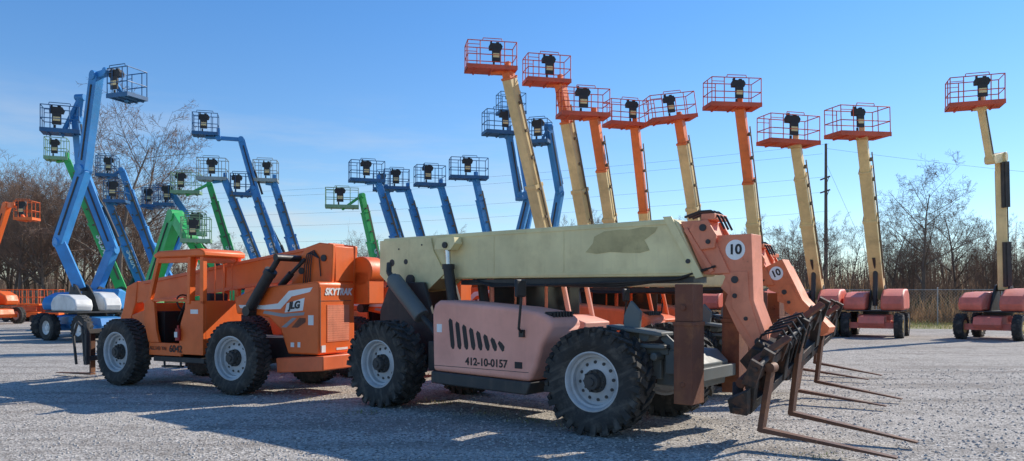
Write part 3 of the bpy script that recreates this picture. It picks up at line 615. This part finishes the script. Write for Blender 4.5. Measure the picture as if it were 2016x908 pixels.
g=MB(); ring=[(-140,-40),(140,-40)]+[(x,(fy(x)-(4.6 if x>5 else 1.5))+random.uniform(-.35,.35)) for x in range(60,-141,-4)]
ring=[(x,max(y,-39)) for x,y in ring]
g.add([(x,y,.004) for x,y in ring],[tuple(range(len(ring)))]); o=g.obj('gravel_lot',MGr); o['kind']='structure'
if o.data.polygons[0].normal.z<0: o.data.flip_normals()
vs=[];fs=[]
for i in range(12000):
    d=5.2+random.random()**1.5*13; x=(random.uniform(-1,1))*.72*d; s=random.uniform(.008,.024)
    o0=len(vs); a=random.random()*6
    for dx,dy,dz in((1,0,0),(0,1,0),(-1,0,0),(0,-1,0),(.1,.1,.75),(0,0,-.4)):
        j=random.uniform(.7,1.3)*s; vs.append((x+(dx*math.cos(a)-dy*math.sin(a))*j,d+(dx*math.sin(a)+dy*math.cos(a))*j,.006+dz*j))
    fs+=[(o0+p,o0+q,o0+r_) for p,q,r_ in((0,1,4),(1,2,4),(2,3,4),(3,0,4),(1,0,5),(2,1,5),(3,2,5),(0,3,5))]
me=bpy.data.meshes.new('loose_stones'); me.from_pydata(vs,[],fs); me.materials.append(paint('stone_grey',(.52,.48,.43),.9,dirt=(.22,.2,.18),amt=.8,scale=14))
o=put('loose_stones',me); o['kind']='stuff'; o['label']='loose grey gravel stones scattered over the lot'; o['category']='gravel'
# ---------------------------------------------------------------- brush masses
def blades(name,label,n,fx,hh,w,mat,lean=.5,cat='brush'):
    vs=[];fs=[]
    for i in range(n):
        x,y=fx(); h=random.uniform(*hh)*(.55+.45*math.sin(x*.7+y)*math.sin(x*.23)+.3*random.random()); h=max(h,hh[0]*.3); a=random.random()*3.14
        lx,ly=random.gauss(0,lean)*h*.4,random.gauss(0,lean)*h*.4; z0=random.random()**2*h*.5; o0=len(vs); ww=w*random.uniform(.5,1.5)
        vs+=[(x-math.cos(a)*ww,y-math.sin(a)*ww,z0),(x+math.cos(a)*ww,y+math.sin(a)*ww,z0),(x+lx,y+ly,z0+h*.8)]; fs.append((o0,o0+1,o0+2))
    me=bpy.data.meshes.new(name); me.from_pydata(vs,[],fs); me.materials.append(mat)
    o=put(name,me); o['kind']='stuff'; o['label']=label; o['category']=cat; return o
def band(a,b,x0=-60,x1=60):
    def f():
        x=random.uniform(x0,x1); return x,fy(x)+random.uniform(a,b)
    return f
mb1=brushmat('dry_brush',(.34,.19,.10),(.50,.33,.17),(.20,.13,.09))
mb2=brushmat('bare_thicket',(.19,.135,.10),(.30,.195,.13),(.13,.10,.08))
mb3=brushmat('evergreen_brush',(.06,.09,.03),(.1,.12,.05),(.04,.06,.025))
blades('dry_brush','dry tan and russet brush behind the chain link fence',30000,band(2.5,9),(.8,2.6),.035,mb1)
blades('thicket','grey brown leafless thicket beyond the fence',60000,band(9,26,-80,80),(2.4,5.0),.03,mb2,.35)
blades('far_wood','far leafless wood reading as one mass',38000,band(30,60,-130,110),(4,7.5),.05,mb2,.25)
blades('evergreen_brush','low evergreen scrub patches behind fence',5000,band(6,12,12,60),(.6,2.2),.05,mb3)
mgb=brushmat('grass_blades',(.34,.30,.11),(.18,.25,.07),(.44,.35,.18))
blades('grass_tufts','ragged green and tan grass along the fence',20000,band(-4.4,2.5,0,60),(.08,.35),.012,mgb,.5,'grass')
cl=[(-2.3,11.3),(-.3,11.2),(.3,10.6),(-3.2,12.6),(-1.1,12.3),(.8,10.2),(3.4,8.3)]
def wf():
    c=random.choice(cl); return c[0]+random.gauss(0,.22),c[1]+random.gauss(0,.14)
blades('weeds','small dry weed tufts under the parked machines',420,wf,(.03,.12),.005,mgb,.9,'weeds')
# ---------------------------------------------------------------- bare trees
def bare_tree(seed,H,spread):
    rnd=random.Random(seed); tr=MB(); cw=MB()
    def grow(p,d,L,r,lev):
        steps=[6,4,3,2,2][lev]; mb=tr if lev<2 else cw; n=[8,5,4,3,3][lev]
        kids=[14,8,7,5,0][lev]; pts=[(p.copy(),r,d.copy())]
        for i in range(steps):
            d=(d+Vector((rnd.gauss(0,.12),rnd.gauss(0,.12),rnd.gauss(.04,.06)))*(1 if lev else .5)).normalized()
            q=p+d*L/steps; r2=r*(1-.75*(i+1)/steps) if lev else r*(1-.8*(i+1)/steps); rr=pts[-1][1]
            mb.cyl(p,q,rr,max(r2,.005),n=n,cap=False); p=q; pts.append((p.copy(),max(r2,.005),d.copy()))
        for k in range(kids):
            t=(.28 if lev==0 else .2)+(1-(.28 if lev==0 else .2))*(k+rnd.random())/kids; t=min(t,.999)*steps; i=int(t); f=t-i
            a,b=pts[i],pts[i+1]; bp=a[0].lerp(b[0],f); br=a[1]*(1-f)+b[1]*f
            ax=b[2].orthogonal().normalized(); ax.rotate(Matrix.Rotation(rnd.random()*6.28,3,b[2]))
            nd=(b[2]*(1.0-spread*.4)+ax*spread*rnd.uniform(.7,1.3)+Vector((0,0,.15))).normalized()
            grow(bp,nd,L*[.50,.5,.48,.5][lev]*rnd.uniform(.7,1.15)*(1.15-.45*t/steps),max(br*.58,.008),lev+1)
    grow(Vector((0,0,-.1)),Vector((rnd.gauss(0,.04),rnd.gauss(0,.04),1)).normalized(),H*.86,H*.014,0)
    r=thing('bare_tree','leafless grey brown tree standing beyond the lot fence','tree',group='bare trees beyond the fence')
    put('trunk',tr.mesh('trunk',M['bark'],False),r); put('crown',cw.mesh('crown',M['twig'],False),r)
    return r
vars_=[bare_tree(s,10,sp) for s,sp in((1,.8),(2,.95),(3,.75),(4,1.1),(5,.85))]
used=set()
def plant(vi,x,y,h,label=None):
    s=h/10
    if vi not in used:
        used.add(vi); t=vars_[vi]; t.location=(x,y,0); t.rotation_euler=(0,0,random.random()*6); t.scale=(s,s,s)
        if label: t['label']=label
    else: copy_thing(vars_[vi],(x,y,0),random.random()*6,s,label)
p=survey(238,580,56); plant(1,p.x,p.y,15.5,'tall bare tree with a wide fine-twigged crown')
p=survey(262,580,60); plant(4,p.x,p.y,15.0,'tall bare tree with a wide fine-twigged crown')
p=survey(1815,580,50); plant(3,p.x,p.y,9.8,'spreading bare tree rising above the brush')
p=survey(1885,580,54); plant(3,p.x,p.y,8.8); p=survey(1760,580,55); plant(1,p.x,p.y,7.6)
for i in range(34):
    u=random.uniform(-60,330); d=random.uniform(57,75); p=survey(u,580,d); plant(random.randrange(5),p.x,p.y,d*random.uniform(.135,.19)*(1 if u<200 else .85))
for i in range(16):
    u=random.uniform(330,1000); d=random.uniform(66,90); p=survey(u,580,d); plant(random.randrange(5),p.x,p.y,d*random.uniform(.075,.10))
for i in range(60):
    u=random.uniform(1000,2060); x=(u-1008)/F*50; d=max(fy(x)+4,0)+random.uniform(3,22); p=survey(u,580,d); plant(random.randrange(5),p.x,p.y,d*random.uniform(.08,.12))
# ---------------------------------------------------------------- fence
fr=thing('chain_link_fence','galvanised chain link fence along the edge of the lot','fence')
def fence_pt(s): x=42-s; return Vector((x,fy(x),0))
LEN=96
w=MB(); H=2.0; st=.16
for k in range(int(LEN/st)):
    for sgn in(0,1):
        a=fence_pt(k*st); b=fence_pt(k*st+H*.9); z0,z1=(0.05,H) if sgn else (H,.05)
        w.cyl(a+Vector((0,0,z0)),b+Vector((0,0,z1)),.006,n=3,cap=False)
w.obj('chain_link_mesh',M['galv'],fr,recalc=False)
w=MB(); w.cyl(fence_pt(0)+Z*2.05,fence_pt(LEN)+Z*2.05,.022,n=6); w.obj('top_rail',M['galv'],fr)
for k in range(0,LEN,3):
    w=MB(); w.cyl(fence_pt(k),fence_pt(k)+Z*2.15,.035,n=8); w.cyl(fence_pt(k)+Z*2.15,fence_pt(k)+Z*2.2,.045,.01,n=8); w.obj('fence_post',M['galv'],fr)
# ---------------------------------------------------------------- pole and wires
def pole(p,h):
    r=thing('utility_pole','tall weathered wooden utility pole with crossarms','utility pole',(p.x,p.y,0))
    a=MB(); a.cyl((0,0,0),(0,0,h),.22,.13,n=12); a.obj('pole',M['wood'],r)
    for z in(h-3.6,h-5): a=MB(); a.box((0,.2,z),(.10,2.4,.14)); a.beam((0,-.8,z),(0,0,z-.8),.05,.05); a.obj('crossarm',M['wood'],r)
    return r
P1=survey(1626,283,80); P2=Vector((-80,118,0)); pole(P1,P1.z); pole(P2,17)
P3=Vector((95,62,0)); pole(P3,16)
def wire(a,b,sag):
    a=Vector(a);b=Vector(b);m=MB(); N=24; pts=[a.lerp(b,i/N)-Z*sag*4*(i/N)*(1-i/N) for i in range(N+1)]
    m.tube(pts,.013,4); o=m.obj('power_line',M['wire'],None,recalc=False); o['label']='thin power line strung between utility poles'; o['category']='power line'; o['group']='overhead power lines'
hs=[(P1.z-.2,17),(P1.z-.9,16.4),(P1.z-3.6,14.0),(P1.z-5,12.4),(P1.z-7.2,10.2),(P1.z-9.0,8.6)]
for i,(a,b) in enumerate(hs): wire((P1.x,P1.y+(-1,1)[i%2]*.9,a),(P2.x,P2.y,b),1.6)
wire((P1.x,P1.y,P1.z-.5),(P3.x,P3.y,9),1.2)
wire((P1.x,P1.y,P1.z-2),(P1.x+7,P1.y,0),0)
# ---------------------------------------------------------------- light, sky, camera
el=math.radians(35); az=math.atan2(.83,.55)
w=bpy.data.worlds.new('World'); sc.world=w; w.use_nodes=True; nt=w.node_tree; bg=nt.nodes['Background']
sky=nn(nt,'ShaderNodeTexSky',sky_type='NISHITA'); sky.sun_disc=False; sky.sun_elevation=el; sky.sun_rotation=az; sky.air_density=1.0; sky.dust_density=.05; sky.ozone_density=2.5
tc=nn(nt,'ShaderNodeTexCoord').outputs['Generated']; mp=nn(nt,'ShaderNodeMapping'); mp.inputs['Scale'].default_value=(1.1,1.1,7); mp.inputs['Rotation'].default_value=(.0,.3,0); nt.links.new(tc,mp.inputs[0])
n1=noise(nt,mp.outputs[0],1.9,8,.62); sx=nn(nt,'ShaderNodeSeparateXYZ'); nt.links.new(tc,sx.inputs[0])
tint=mixc(nt,(1.0,1.10,1.2),(.66,1.08,1.45),ramp(nt,sx.outputs[2],.02,.34))
skc=mixc(nt,sky.outputs[0],tint,1.0,'MULTIPLY')
f1=ramp(nt,n1,.48,.72,0,.8); f2=ramp(nt,sx.outputs[2],.26,.10,0,1); f3=ramp(nt,sx.outputs[0],.2,-.15,.05,1)
m1=nn(nt,'ShaderNodeMath',operation='MULTIPLY'); nt.links.new(f1,m1.inputs[0]); nt.links.new(f2,m1.inputs[1])
m2=nn(nt,'ShaderNodeMath',operation='MULTIPLY'); nt.links.new(m1.outputs[0],m2.inputs[0]); nt.links.new(f3,m2.inputs[1])
col=mixc(nt,skc,(6.0,6.2,6.4),m2.outputs[0]); nt.links.new(col,bg.inputs[0]); bg.inputs[1].default_value=.12
sl=bpy.data.lights.new('sun','SUN'); sl.energy=5.0; sl.angle=math.radians(.5); sl.color=(1,.93,.82); so=bpy.data.objects.new('sun',sl); sc.collection.objects.link(so)
sd=Vector((math.cos(el)*math.sin(az),math.cos(el)*math.cos(az),math.sin(el))); so.rotation_euler=(-sd).to_track_quat('-Z','Y').to_euler()
cd=bpy.data.cameras.new('camera'); co_=bpy.data.objects.new('camera',cd); sc.collection.objects.link(co_); sc.camera=co_
co_.location=(0,0,EYE); co_.rotation_euler=(math.pi/2,0,0); cd.sensor_width=36; cd.lens=36*F/2016; cd.shift_y=126/2016; cd.clip_end=3000; cd.clip_start=.1
